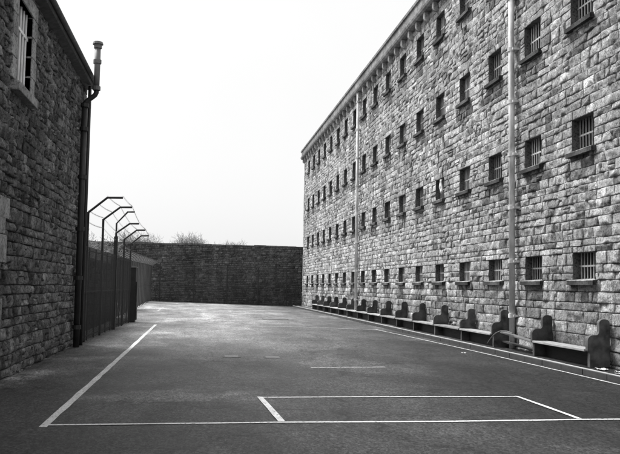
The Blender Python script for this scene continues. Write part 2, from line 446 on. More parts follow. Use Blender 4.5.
cover(1.85, 19.8, .34, .34, 'small square cover, the right one of the nearer pair in the asphalt')

# ------------------------------------------------------------------ cell block
block = empty('cell_block', (WX, 38, 0), 'long four storey cell block of pale rock faced stone with rows of small barred windows', 'building')
PITCH = 2.82; Y0 = 17.63
rows = [(2.00, 2.65), (5.07, 5.87), (8.17, 9.08), (11.25, 12.22)]
HW = .53
cols = [Y0 + PITCH * i for i in range(-2, 18)]
wins = [(y - HW, y + HW, z0, z1) for y in cols for z0, z1 in rows]
ZB, ZT = -.5, 12.72
PL = 1.28
lv = courses(PL, ZT, .145, .27, [q for r_ in rows for q in r_])
lo = courses(ZB, PL, .24, .34, [])
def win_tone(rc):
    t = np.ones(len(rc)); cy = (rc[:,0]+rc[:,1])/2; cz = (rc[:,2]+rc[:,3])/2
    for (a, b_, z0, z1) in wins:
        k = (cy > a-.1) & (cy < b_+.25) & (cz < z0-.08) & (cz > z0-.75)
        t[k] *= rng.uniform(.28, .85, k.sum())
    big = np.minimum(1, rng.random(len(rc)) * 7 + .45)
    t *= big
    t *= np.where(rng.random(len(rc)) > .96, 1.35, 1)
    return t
def win_calm(rc):
    f = np.ones(len(rc)); cy = (rc[:,0]+rc[:,1])/2; cz = (rc[:,2]+rc[:,3])/2
    for (a, b_, z0, z1) in wins:
        f[(np.abs(cy-(a+b_)/2) < HW+.33) & (cz > z0-.05) & (cz < z1+.28)] = .3
    return f
def place_block(off=0.0):
    return lambda s, z, d: np.stack([WX - off - d, s, z], 1)
rects = layout(8, YE, lv, wins, .24, .72, split=.08)
near = [r_ for r_ in rects if r_[0] < 27]; mid = [r_ for r_ in rects if 27 <= r_[0] < 42]; far = [r_ for r_ in rects if r_[0] >= 42]
rl = layout(8, YE, lo, [], .35, .95, split=.15)
parts = []
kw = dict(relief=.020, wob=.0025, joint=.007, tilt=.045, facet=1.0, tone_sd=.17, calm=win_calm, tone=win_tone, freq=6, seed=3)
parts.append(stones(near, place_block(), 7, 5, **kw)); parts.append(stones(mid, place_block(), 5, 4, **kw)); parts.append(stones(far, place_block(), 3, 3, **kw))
kw2 = dict(kw); kw2['tone'] = lambda rc: rng.uniform(.55, 1, len(rc))
parts.append(stones([r_ for r_ in rl if r_[0] < 32], place_block(.06), 6, 5, **kw2)); parts.append(stones([r_ for r_ in rl if r_[0] >= 32], place_block(.06), 4, 3, **kw2))
def merge(parts):
    V_, F_, T_ = [], [], []; o = 0
    for X3, F, t in parts: V_.append(X3); F_.append(F + o); T_.append(t); o += len(X3)
    return np.concatenate(V_), np.concatenate(F_), np.concatenate(T_)
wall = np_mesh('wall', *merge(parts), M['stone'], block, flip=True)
mb = MB()
def qb(x):
    return lambda m_, a, b_, z0, z1: m_.add([(x,a,z0),(x,b_,z0),(x,b_,z1),(x,a,z1)], [(0,3,2,1)])
backing(mb, 8, YE, PL, ZT+.2, wins, qb(WX+.018))
qb(WX-.045)(mb, 8, YE, ZB, PL-.02); mb.box(WX-.055, WX+.05, 8, YE, PL-.03, PL-.012)
mb.box(WX+.6, WX+12, 8, YE-.3, ZB, ZT+.6)                       # body of the block
mb.add([(WX+.018,YE,ZB),(WX+.018,YE,ZT+.2),(WX+12,YE,ZT+.2),(WX+12,YE,ZB)], [(0,1,2,3)])
mb.add([(WX+.018,8,ZB),(WX+.018,8,ZT+.2),(WX+12,8,ZT+.2),(WX+12,8,ZB)], [(3,2,1,0)])
mb.build('mortar', M['mortar'], block)
# corner quoins at the far end
mb = MB(); z = -.3; k = 0
while z < ZT - .1:
    h = random.uniform(.32, .42); L = .62 if k % 2 else .36
    mb.box(WX-.05+random.uniform(0,.02), WX+.3, YE-L, YE+.05, z, z+h-.015); z += h; k += 1
mb.build('quoin', M['ashlar'], block, bevel=.01)
# cornice
mb = MB()
PX = WX - .30
mb.prism_y([(WX+.3, 12.80), (PX+.06, 12.80), (PX-.02, 12.86), (PX-.05, 12.95), (PX-.05, 13.01), (WX+.3, 13.01)], 8, YE+.33)
mb.build('cornice', M['frieze'], block)
mb = MB(); y = 8.0
while y < YE + .1:
    L = min(random.uniform(.9, 1.3), YE+.2-y); j = random.uniform(0, .008)
    mb.box(PX+.02+j, WX+.4, y, y+L-.012, 13.01, 13.42); y += L
mb.build('frieze', M['frieze'], block, bevel=.008)
mb = MB(); mb.prism_y([(WX+.5, 13.42), (PX-.04, 13.42), (PX-.05, 13.53), (PX+.1, 13.60), (WX+.5, 13.60)], 8, YE+.26)
mb.build('coping', M['frieze'], block)
# corbels
def corbel_mb():
    c_ = MB(); c_.prism_y([(.32, 0), (.16, 0), (.08, .04), (.05, .12), (.05, .37), (.32, .37)], -.10, .10); return c_
cb = corbel_mb(); proto = None
yv = YE - .2
while yv > 26:
    if proto is None: proto = cb.build('corbel', M['corbel'], block, bevel=.01); o = proto
    else:
        o = proto.copy(); COL.objects.link(o); o.parent = block
    o.location = Vector((WX-.27, yv, 12.43)) - block.location
    yv -= 1.22

# windows
def make_window(h):
    """opening centre at origin, face at x=0, going inwards +x; returns list of (name, mesh, mat, level)"""
    out = []
    f_ = MB(); d = .34; w = HW
    f_.add([(-.01,-w,0),(d,-w,0),(d,-w,h),(-.01,-w,h)], [(0,1,2,3)])
    f_.add([(-.01,w,0),(d,w,0),(d,w,h),(-.01,w,h)], [(3,2,1,0)])
    f_.add([(-.01,-w,h),(d,-w,h),(d,w,h),(-.01,w,h)], [(0,1,2,3)])
    f_.add([(-.01,-w,0),(d,-w,0),(d,w,0),(-.01,w,0)], [(3,2,1,0)])
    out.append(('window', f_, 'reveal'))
    p = MB(); p.add([(d-.02,-w,0),(d-.02,w,0),(d-.02,w,h),(d-.02,-w,h)], [(0,1,2,3)]); out.append(('pane', p, 'pane'))
    gl = MB(); nb = 7
    for i in range(nb):
        y = -w + (i + .5) * 2*w/nb
        gl.tube([(.17, y, 0), (.17, y, h)], .017, 6, False)
    zc = h * .52
    gl.box(.155, .185, -w, w, zc-.02, zc+.02)
    out.append(('grille', gl, 'bar'))
    s = MB(); s.prism_y([(.3, -.115), (-.13, -.115), (-.13, -.012), (-.115, .0), (.3, .05)], -w-.12, w+.12); out.append(('sill', s, 'sill'))
    return out
window_lib = []
for z0, z1 in rows:
    meshes = []
    for nm, mbb, mt in make_window(z1 - z0):
        me = bpy.data.meshes.new(nm); me.from_pydata(mbb.v, [], mbb.f); me.update(); me.materials.append(M[mt])
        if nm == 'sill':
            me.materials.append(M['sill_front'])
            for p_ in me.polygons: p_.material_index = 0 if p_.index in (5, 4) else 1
        meshes.append((nm, me))
    window_lib.append(meshes)
for y in cols:
    for (z0, z1), meshes in zip(rows, window_lib):
        fr = bpy.data.objects.new('window', meshes[0][1]); COL.objects.link(fr); fr.parent = block
        fr.location = Vector((WX, y, z0)) - block.location
        for nm, me in meshes[1:]:
            c_ = bpy.data.objects.new(nm, me); COL.objects.link(c_); c_.parent = fr
        for nm, me in ():
            pass
# downpipes of the block
def downpipe(yp, x, z0, z1, r_, step, label):
    a = MB(); a.tube([(x, yp, z0), (x, yp, z1)], r_, 14); o = a.build('downpipe', M['pipe'], block, smooth_=True, label=label)
    z = z0 + step * .6
    while z < z1 - .2:
        c_ = MB(); c_.tube([(x, yp, z-.06), (x, yp, z+.05)], r_*1.32, 14); c_.box(x-.02, WX+.02, yp-r_*1.9, yp+r_*1.9, z-.035, z+.02)
        q = c_.build('collar', M['pipe'], o); q.location = (0,0,0); z += step
downpipe(21.55, WX-.17, .12, 12.78, .085, 1.52, 'broad pale downpipe on the near part of the wall')
downpipe(44.1, WX-.17, .12, 12.78, .085, 1.6, 'thin pale downpipe on the far part of the wall')
# cloth caught in a window
c_ = MB(); pts = []
for i in range(6):
    for j in range(8):
        pts.append((WX - .03 - .05*math.sin(i*1.3) - .03*math.sin(j*.9+i), 28.55 + i*.06 + .02*math.sin(j*1.7), 5.80 - j*.07))
c_.v = pts; c_.f = [(i*8+j, (i+1)*8+j, (i+1)*8+j+1, i*8+j+1) for i in range(5) for j in range(7)]
o = c_.build('rag', M['paper'], smooth_=True); so = o.modifiers.new('s', 'SOLIDIFY'); so.thickness = .01
tag(o, 'small white rag hanging in a barred window of the second row', 'rag')

# ------------------------------------------------------------------ benches
def panel_prof():
    """x towards the yard is negative; wall at 0"""
    p = [(-.03, 0), (-.03, .90)]
    for k in range(9):
        t = math.pi * k / 8
        p.append((-.155 + .125*math.cos(t), .965 + .085*math.sin(t)))
    p += [(-.28, .80)]
    for k in range(7):      # concave sweep
        t = math.pi/2 * k/6
        p.append((-.28 - .07*(1-math.cos(t)), .80 - .10*math.sin(t)))
    for k in range(7):      # rounded arm
        t = math.pi/2 * k/6
        p.append((-.42 - .13*math.sin(t), .70 - .13*(1-math.cos(t))))
    p += [(-.55, .36), (-.50, .33), (-.50, 0)]
    return p
BZ = .115
def end_panel(parent, y):
    z = gz(8.5, y) + BZ
    kx, kz, ln_ = random.uniform(.97, 1.03), random.uniform(.965, 1.02), random.uniform(-.012, .012)
    a = MB(); a.prism_y([(WX - .07 + px*kx + ln_*pz, z + pz*kz) for px, pz in panel_prof()], y-.055, y+.055)
    a.build('end_panel', M['panel'], parent, bevel=.008)
PY0 = 16.35
places = ['bench nearest the camera, standing alone to the right of the broken one', 'broken bench behind the big downpipe, its seat board fallen']
ordn = ['third','fourth','fifth','sixth','seventh','eighth','ninth','tenth','eleventh','twelfth','thirteenth','fourteenth','fifteenth']
for i in range(15):
    ya, yb = PY0 + PITCH*i, PY0 + PITCH*(i+1)
    if i < 2: lab = places[i]
    elif i == 14: lab = 'last bench of the row, nearest the far boundary wall'
    else: lab = 'pale seat bench against the stone wall, %s of the row from the camera' % ordn[i-2]
    bench = empty('bench', (8.5, ya, gz(8.5, ya)+BZ), lab, 'bench', 'benches along the foot of the cell block')
    if i == 0: end_panel(bench, ya)
    end_panel(bench, yb)
    z0, z1 = gz(8.5, ya)+BZ, gz(8.5, yb)+BZ
    if i != 1:
        a = MB(); x0, x1 = WX-.64, WX-.24
        for xa, xb in ((x0, x0+.19), (x0+.205, x1)):
            a.add([(xa,ya+.057,z0+.335),(xb,ya+.057,z0+.335),(xb,yb-.057,z1+.335),(xa,yb-.057,z1+.335),
               (xa,ya+.057,z0+.385),(xb,ya+.057,z0+.385),(xb,yb-.057,z1+.385),(xa,yb-.057,z1+.385)],
              [(0,3,2,1),(4,5,6,7),(0,1,5,4),(1,2,6,5),(2,3,7,6),(3,0,4,7)])
        a.build('seat', M['wood'], bench, bevel=.008)
        a = MB(); xa, xb = WX-.30, WX-.26
        a.add([(xa,ya+.057,z0),(xb,ya+.057,z0),(xb,yb-.057,z1),(xa,yb-.057,z1),
               (xa,ya+.057,z0+.333),(xb,ya+.057,z0+.333),(xb,yb-.057,z1+.333),(xa,yb-.057,z1+.333)],
              [(0,3,2,1),(4,5,6,7),(0,1,5,4),(1,2,6,5),(2,3,7,6),(3,0,4,7)])
        a.build('added_riser', M['dark_wood'], bench)  # added dark board, deepens the shade under the seat
    else:
        def plank(m_, p, q, w, t_):
            p, q = Vector(p), Vector(q); d = (q-p).normalized(); sx = Vector((1,0,0)); s_ = (sx - d*sx.dot(d)).normalized()*w/2; u = s_.normalized().cross(d)*t_/2
            m_.add([p-s_-u, p+s_-u, q+s_-u, q-s_-u, p-s_+u, p+s_+u, q+s_+u, q-s_+u], [(0,3,2,1),(4,5,6,7),(0,1,5,4),(1,2,6,5),(2,3,7,6),(3,0,4,7)])
        a = MB(); plank(a, (8.42, 18.1+1.15, .44), (8.36, 21.3, .58), .17, .04); a.build('seat', M['old_wood'], bench, bevel=.006, label='fallen slanting seat board')
        a = MB(); plank(a, (8.7, 19.25, .16), (8.62, 21.9, .30), .16, .04); a.build('added_riser', M['dark_wood'], bench)
        a = MB(); pts = []
        for k in range(15):
            t = k/14; pts.append((8.28 - .06*math.sin(t*3), 22.3 - 1.9*t, .17 + .47*math.sin(math.pi*min(1, t*.62+.02))))
        a.tube(pts, .015, 6); a.build('broken_rail', M['old_wood'], bench, label='bent pale rail arching out of the gap')
# litter
def paper(x, y, z, s, label, seed):
    random.seed(seed); bm_ = MB(); n = 7; pts = []
    for i in range(n):
        for j in range(n):
            u, v_ = i/(n-1)-.5, j/(n-1)-.5
            hgt = .28 * abs(noise.noise(Vector((u*4+seed, v_*4, seed)))) + .10*random.random() + .5*max(0, abs(u)-.3)
            pts.append((x + u*s*(1+.3*random.random()), y + v_*s*1.3, z + .006 + hgt*s))
    bm_.v = pts; bm_.f = [(i*n+j, (i+1)*n+j, (i+1)*n+j+1, i*n+j+1) for i in range(n-1) for j in range(n-1)]
    o = bm_.build('crumpled_paper', M['paper']); so = o.modifiers.new('s', 'SOLIDIFY'); so.thickness = .006
    tag(o, label, 'paper', 'scraps of litter by the nearest bench end')
paper(8.32, 15.75, .118, .17, 'crumpled white paper on the pavement nearest the end panel of the first bench', 3)
paper(8.42, 15.2, .118, .14, 'middle one of the three paper scraps right of the first bench', 5)
paper(8.25, 14.9, .118, .13, 'paper scrap lying farthest right, by the picture edge', 9)
paper(7.2, 21.2, .004, .09, 'tiny white scrap on the asphalt in front of the broken bench', 12)
random.seed(21)

# ------------------------------------------------------------------ boundary wall at the end of the yard
bw = empty('boundary_wall', (2, 70.7, 0), 'tall dark stone boundary wall closing the far end of the yard', 'wall')
FY = 70.7
def top_z(x): return 5.42 - (x+6)*.006
lv = courses(-.4, 5.2, .11, .20, [])
rects = layout(-14, 16, lv, [], .16, .45, split=.1)
X3, F, t = stones(rects, lambda s, z, d: np.stack([s, FY - d, z], 1), 3, 2, relief=.04, wob=.02, tilt=.05, freq=5, seed=9, tone_sd=.2)
np_mesh('wall', X3, F, t, M['far_stone'], bw, flip=False)
mb = MB(); mb.box(-14, 16, FY+.02, FY+.55, -.5, 5.2); mb.build('mortar', M['far_mortar'], bw)
mb = MB(); x = -14.0
while x < 16:
    L = random.uniform(.7, 1.1); h = random.uniform(-.035, .03)
    mb.box(x, x+L-.015, FY-.08, FY+.62, 5.2, top_z(x)-.03+h); x += L
mb.build('coping', M['far_coping'], bw, bevel=.01)

# ------------------------------------------------------------------ left stone building
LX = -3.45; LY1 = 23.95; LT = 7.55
lb = empty('stone_building', (LX, 14, 0), 'dark rubble stone building at the left with a barred upper window and overhanging eaves', 'building')
WIN = (15.0, 16.25, 5.42, 7.02); DOOR = (12.9, 14.05, -.3, 2.85)
forced = [WIN[2], WIN[3], 2.85]
lv = courses(-.4, LT, .14, .28, forced)
sur = [(WIN[0]-.42, WIN[0], WIN[2]-.1, WIN[3]+.3), (WIN[1], WIN[1]+.42, WIN[2]-.1, WIN[3]+.3)]
ops = [WIN, DOOR]
rects = layout(3, LY1-.25, lv, ops, .18, .46, split=.3)
parts = [stones(rects, lambda s, z, d: np.stack([LX + d, s, z], 1), 5, 4, joint=.009, relief=.022, wob=.011, tilt=.05, freq=8, facet=.8, seed=15, tone_sd=.34)]
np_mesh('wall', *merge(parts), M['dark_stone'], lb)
mb = MB()
backing(mb, 3, LY1, -.5, LT+.1, ops, lambda m_, a, b_, z0, z1: m_.add([(LX-.02,a,z0),(LX-.02,b_,z0),(LX-.02,b_,z1),(LX-.02,a,z1)], [(0,1,2,3)]))
mb.add([(LX-.02,LY1,-.5),(LX-7,LY1,-.5),(LX-7,LY1,LT+.1),(LX-3.5,LY1,LT+2.6),(LX-.02,LY1,LT+.1)], [(0,1,2,3,4)])
mb.add([(LX-.02,3,-.5),(LX-7,3,-.5),(LX-7,3,LT+.1),(LX-3.5,3,LT+2.6),(LX-.02,3,LT+.1)], [(4,3,2,1,0)])
mb.box(LX-7, LX-.45, 3.02, LY1-.3, -.5, LT)
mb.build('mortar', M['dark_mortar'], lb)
# quoins
mb = MB(); z = -.2; k = 0
while z < LT - .05:
    h = min(random.uniform(.26, .36), LT - z); L = .55 if k % 2 else .3
    mb.box(LX-.3, LX+.045+random.uniform(-.01,.01), LY1-L, LY1+.03, z, z+h-.014); z += h; k += 1
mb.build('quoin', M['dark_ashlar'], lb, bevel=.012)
# upper window
def rectopening(o, depth):
    f_ = MB(); a, b_, z0, z1 = o; x0 = LX + .035; x1 = LX - depth
    f_.add([(x0,a,z0),(x1,a,z0),(x1,a,z1),(x0,a,z1)], [(0,1,2,3)]); f_.add([(x0,b_,z0),(x1,b_,z0),(x1,b_,z1),(x0,b_,z1)], [(3,2,1,0)])
    f_.add([(x0,a,z1),(x1,a,z1),(x1,b_,z1),(x0,b_,z1)], [(0,1,2,3)]); f_.add([(x0,a,z0),(x1,a,z0),(x1,b_,z0),(x0,b_,z0)], [(3,2,1,0)])
    return f_
fr = rectopening(WIN, .32).build('window', M['left_ashlar'], lb)
def sub(o): o.location = (0,0,0); return o
a = MB(); a.add([(LX-.20,WIN[0],WIN[2]),(LX-.20,WIN[1],WIN[2]),(LX-.20,WIN[1],WIN[3]),(LX-.20,WIN[0],WIN[3])], [(0,1,2,3)]); sub(a.build('pane', M['reveal'], fr))
a = MB()
for k in range(5):
    y = WIN[0] + .16 + k*.235; a.tube([(LX-.06, y, WIN[2]), (LX-.06, y, WIN[3])], .026, 8, False)
a.box(LX-.085, LX-.035, WIN[0], WIN[1], 6.52, 6.58)
sub(a.build('grille', M['white_bar'], fr))
a = MB(); a.prism_y([(LX-.3, WIN[2]-.2), (LX+.16, WIN[2]-.2), (LX+.16, WIN[2]-.03), (LX-.3, WIN[2]+.02)], WIN[0]-.2, WIN[1]+.2); sub(a.build('sill', M['left_ashlar'], fr, bevel=.012))
a = MB()
for ya, yb in ((WIN[0]-.34, WIN[0]), (WIN[1], WIN[1]+.34)):
    z = WIN[2]
    k = 0
    while z < WIN[3]:
        h = min(.4, WIN[3]-z); e_ = .1 if k % 2 else 0
        if yb == WIN[0]: a.box(LX-.2, LX+.06, ya-e_, yb, z, z+h-.01)
        else: a.box(LX-.2, LX+.06, ya, yb+e_, z, z+h-.01)
        z += h; k += 1
a.box(LX-.2, LX+.065, WIN[0]-.4, WIN[1]+.4, WIN[3], WIN[3]+.3)
sub(a.build('surround', M['left_ashlar'], fr, bevel=.012))
# door at the frame edge
a = rectopening(DOOR, .35); fr = a.build('doorway', M['left_ashlar'], lb)
a = MB()
for k in range(8): a.box(LX-.36, LX-.30+.004*(k%2), DOOR[0]+.144*k, DOOR[0]+.144*(k+1)-.006, -.1, 2.85)
sub(a.build('door', M['dark_wood'], fr))
a = MB(); z = -.2; k = 0
for h, L in ((.62,.42), (.55,.22), (.5,.62), (.62,.28), (.5,.78), (.46,.62)):
    a.box(LX-.2, LX+.055, DOOR[1], DOOR[1]+L, z, z+h-.012); a.box(LX-.2, LX+.055, DOOR[0]-L, DOOR[0], z, z+h-.012); z += h
a.box(LX-.2, LX+.06, DOOR[0]-.35, DOOR[1]+.85, 2.87, 3.24)
sub(a.build('surround', M['left_ashlar'], fr, bevel=.012))
# roof
mb = MB()
n = 26; slope = 2.35/3.75
for k in range(n):      # overlapping slate courses
    x0 = LX + .24 - k*(3.74/n); x1 = LX + .24 - (k+1)*(3.74/n) - .03
    z0 = 7.66 + k*(3.74/n)*slope; z1 = z0 + (3.74/n)*slope + .02
    mb.add([(x0,2.8,z0),(x0,LY1+.08,z0),(x1,LY1+.08,z1),(x1,2.8,z1),(x0,2.8,z0+.02),(x0,LY1+.08,z0+.02),(x1,LY1+.08,z1+.02),(x1,2.8,z1+.02)],
           [(0,1,2,3),(7,6,5,4),(0,4,5,1),(1,5,6,2),(2,6,7,3),(3,7,4,0)])
mb.prism_y([(LX+.2, 7.60), (LX+.2, 7.66), (LX-3.5, 9.98), (LX-7.2, 7.66), (LX-7.2, 7.60)], 2.8, LY1+.08)
mb.build('roof', M['slate'], lb)
mb = MB(); mb.prism_y([(LX+.25, 7.56), (LX+.22, 7.50), (LX+.02, 7.44), (LX-.02, 7.6), (LX+.25, 7.62)], 2.8, LY1+.06)
mb.build('eaves_board', M['black_wood'], lb)
mb = MB(); pr = []
for k in range(9):
    t = math.pi * k/8; pr.append((LX+.29 - .07*math.cos(t), 7.63 - .075*math.sin(t)))
mb.prism_y(pr, 2.8, LY1+.1); mb.build('gutter', M['black_pipe'], lb)
# soil pipe
px, py = LX+.17, 22.75
vp = MB(); o_x = LX + .47
pts = [(px, py, .0), (px, py, 6.75)]
for k in range(1, 6):
    t = k/5; pts.append((px + (o_x-px)*smooth(t), py, 6.75 + .34*t))
pts += [(o_x, py, 7.25)]
vp.tube(pts[:2], .085, 12)
sp = vp.build('soil_pipe', M['black_pipe'], lb, smooth_=True)
a = MB(); a.tube(pts[1:] , .07, 12); sub(a.build('bend', M['black_pipe'], sp, smooth_=True))
a = MB(); a.tube([(o_x,py,7.2),(o_x,py,8.42)], .082, 12); sub(a.build('vent', M['vent_pipe'], sp, smooth_=True))
for z in (.55, 1.9, 3.25, 4.7, 6.05, 6.72, 7.22, 7.98, 8.42):
    x = px if z < 7 else o_x
    a = MB(); r_ = .115 if z < 7 else .112
    a.tube([(x,py,z-.06),(x,py,z+.05)], r_, 12)
    if z < 6.5: a.box(LX, x, py-.03, py+.03, z-.03, z+.02)
    if z > 8.4: a.tube([(x,py,z+.05),(x,py,z+.12)], [.15,.13], 12)
    sub(a.build('collar', M['vent_pipe'] if z > 7.2 else M['black_pipe'], sp))
a = MB(); a.tube([(px+.02, py+.75, 0), (px+.02, py+.75, 7.45)], .05, 10); a.build('downpipe', M['black_pipe'], lb, smooth_=True)

# ------------------------------------------------------------------ fences
def chain(mb, p0, p1, z0, z1, pitch=.07, r_=.0028, lean=None, gf=None):
    """diamond wire mesh between p0 and p1 (xy); zigzag wires woven along the length"""
    p0 = Vector((p0[0], p0[1], 0)); p1 = Vector((p1[0], p1[1], 0)); L = (p1-p0).length; d = (p1-p0)/L; H = z1-z0
    n = int((L + H) / pitch)
    for s in (1, -1):
        for k in range(n):
            a = k * pitch - H
            # wire climbs along +d (s=1) or -d
            t0, t1 = max(0, a), min(L, a + H)
            if t1 - t0 < .02: continue
            h0, h1 = t0 - a, t1 - a
            if s == -1: h0, h1 = H - h0, H - h1
            q0 = p0 + d*t0; q1 = p0 + d*t1
            g0 = gf(q0.x, q0.y) if gf else 0; g1 = gf(q1.x, q1.y) if gf else 0
            nrm = Vector((-d.y, d.x, 0)) * .004 * s
            mb.tube([(q0.x+nrm.x, q0.y+nrm.y, z0+h0+g0), (q1.x+nrm.x, q1.y+nrm.y, z0+h1+g1)], r_, 3, False)

# near fence: dark, with cranked arms carrying wire
FA, FB = (-3.36, 24.4), (-3.08, 37.2)
nf = empty('security_fence', (-3.2, 30.8, 0), 'dark wire mesh security fence with cranked arms beside the stone building', 'fence')
def fx(y): return FA[0] + (y-FA[1])/(FB[1]-FA[1])*(FB[0]-FA[0])
tips = []
for i, y in enumerate([24.75, 28.0, 31.6, 34.4, 37.0]):
    x = fx(y); zt = [3.90, 3.95, 3.72, 3.64, 3.58][i]
    a = MB(); a.box(x-.035, x+.035, y-.035, y+.035, 0, zt)
    if i == 2: a.box(x-.07, x+.07, y-.07, y+.07, 0, zt-.15)
    po = a.build('post', M['black_metal'], nf)
    ex = [.55,.55,.5,.5,.45][i]; er = [.45,.42,.36,.38,.36][i]; eh = [.46,.40,.36,.36,.34][i]
    t_ = (x+ex+eh, y, zt+er+.01); a = MB(); a.tube([(x, y, zt-.06), (x+.02, y, zt), (x+ex, y, zt+er), t_], .036, 8)
    sub(a.build('arm', M['black_metal'], po)); tips.append((x, y, zt, x+ex, zt+er, t_))
# taller odd post behind the third
y = 32.6; x = fx(y)-.12; a = MB(); a.tube([(x, y, 0), (x, y, 4.15), (x+.42, y, 4.62), (x+.7, y, 4.63)], .035, 8); a.build('post', M['black_metal'], nf, label='taller bent post')
mb = MB()
for z in (.12, 1.5, 2.75): mb.tube([(FA[0]-.02, FA[1], z+.03*(z<.5)), (FB[0]-.02, FB[1], z)], .022, 6)
mb.build('rail', M['black_metal'], nf)
mb = MB(); chain(mb, (FA[0]+.03, FA[1]), (FB[0]+.03, FB[1]), .05, 2.85, .06, .0026); mb.build('mesh', M['wire'], nf)
mb = MB()
for f_ in range(5):
    for (A, B) in zip(tips[:-1], tips[1:]):
        def P(T):
            x, y, zt, xe, ze, tp = T
            return [Vector((x, y, zt-.35)), Vector((x, y, zt)), Vector((x+(xe-x)*.5, y, zt+(ze-zt)*.5)), Vector((xe, y, ze)), Vector(tp)][f_] + Vector((0,0,.045))
        p, q = P(A), P(B); pts = [p.lerp(q, t/8) - Vector((0,0,.03*math.sin(math.pi*t/8))) for t in range(9)]
        mb.tube(pts, .0022, 4, False)
        k = 0
        L = (q-p).length
        for t in range(int(L/.16)):
            c0 = p.lerp(q, (t+.5)*.16/L) - Vector((0,0,.03*math.sin(math.pi*(t+.5)*.16/L)))
            for s in (1,-1): mb.tube([c0+Vector((-.02,-.01,-.022*s)), c0+Vector((.02,.01,.022*s))], .0028, 3, False)
mb.build('barbed_wire', M['wire'], nf)
for k in range(9):      # slim stiffeners behind the mesh
    y = 25.6 + k*1.36; x = fx(y) - .05
    if min(abs(y-q) for q in (24.75, 28.0, 31.6, 34.4, 37.0)) < .35: continue
    a = MB(); a.box(x-.02, x+.02, y-.02, y+.02, 0, 2.85); a.build('stiffener', M['black_metal'], nf)
# tall cabinet at the fence end
cb_ = empty('cabinet', (-3.0, 37.6, gz(-3, 37.6)), 'tall narrow black cabinet standing at the end of the mesh fence', 'cabinet')
a = MB(); a.box(-3.16, -2.84, 37.4, 37.9, .02, 2.5); a.build('body', M['black_wood'], cb_, bevel=.01)
a = MB(); a.prism_y([(-3.2, 2.5), (-2.80, 2.5), (-2.80, 2.54), (-3.2, 2.62)], 37.34, 37.96); a.build('top', M['vent_pipe'], cb_)
a = MB(); a.box(-2.838, -2.78, 37.42, 37.88, .12, 1.85); a.build('door', M['black_wood'], cb_, bevel=.006)
# dark wall behind the near fence
sw = empty('garden_wall', (-4.5, 33, 0), 'low dark stone wall behind the mesh fence at the left', 'wall')
lv = courses(-.3, 2.65, .2, .3, []); rects = layout(24.05, 41.5, lv, [], .3, .6, split=.2)
X3, F, t = stones(rects, lambda s, z, d: np.stack([-4.1 + d, s, z], 1), 3, 2, relief=.04, wob=.03, tilt=.05, seed=31, tone_sd=.3)
np_mesh('wall', X3, F, t * .45, M['far_stone'], sw)
mb = MB(); mb.box(-4.6, -4.12, 24.05, 41.5, -.3, 2.72); mb.build('mortar', M['far_mortar'], sw)

# far-left fence and far fence: cranked mesh tops
def tall_fence(label, P0, P1, posts, inward, H, crank, mat, wmat, gf, mesh=True, pr=.035):
    fe = empty('mesh_fence', ((P0[0]+P1[0])/2, (P0[1]+P1[1])/2, 0), label, 'fence')
    L = math.hypot(P1[0]-P0[0], P1[1]-P0[1]); dx, dy = (P1[0]-P0[0])/L, (P1[1]-P0[1])/L
    ix, iy = inward
    for t in posts:
        x, y = P0[0]+dx*t, P0[1]+dy*t; g_ = gf(x, y); a = MB()
        a.tube([(x, y, g_-.1), (x, y, g_+H), (x+ix*crank, y+iy*crank, g_+H+.33*(crank > 0)+.001)] if crank else [(x, y, g_-.1), (x, y, g_+H)], pr, 6)
        a.build('post', mat, fe)
    a = MB()
    for h in (.1, H*.45, H):
        a.tube([(P0[0]+dx*L*k/8, P0[1]+dy*L*k/8, gf(P0[0]+dx*L*k/8, P0[1]+dy*L*k/8)+h) for k in range(9)], .016, 5)
    if crank: a.tube([(P0[0]+ix*crank, P0[1]+iy*crank, gf(*P0)+H+.33), (P1[0]+ix*crank, P1[1]+iy*crank, gf(*P1)+H+.33)], .02, 5)
    a.build('rail', mat, fe)
    if mesh:
        a = MB(); chain(a, P0, P1, .08, H, .085, .003, gf=gf)
        if crank:
            n = int(L/.22)
            for k in range(n):
                t = k*.22; x, y = P0[0]+dx*t, P0[1]+dy*t; g_ = gf(x, y)
                for s in (1,-1):
                    t2 = min(L, max(0, t + s*.6)); x2, y2 = P0[0]+dx*t2+ix*crank, P0[1]+dy*t2+iy*crank
                    a.tube([(x, y, g_+H), (x2, y2, g_+H+.33)], .0042, 3, False)
        a.build('mesh', wmat, fe)

    return fe
tall_fence('grey mesh fence with inward cranked top running back to the far corner', (-4.0, 40.5), (-4.0, 70.0), [.1+1.45*k for k in range(21)], (1, 0), 3.0, .58, M['black_metal'], M['grey_wire'], gz)
tall_fence('see through mesh fence standing in front of the far boundary wall', (-3.35, 70.05), (8.6, 70.05), [.05, 2.95, 5.8, 8.5, 11.0], (0, -1), 3.28, 0, M['black_metal'], M['grey_wire'], gz, pr=.055)

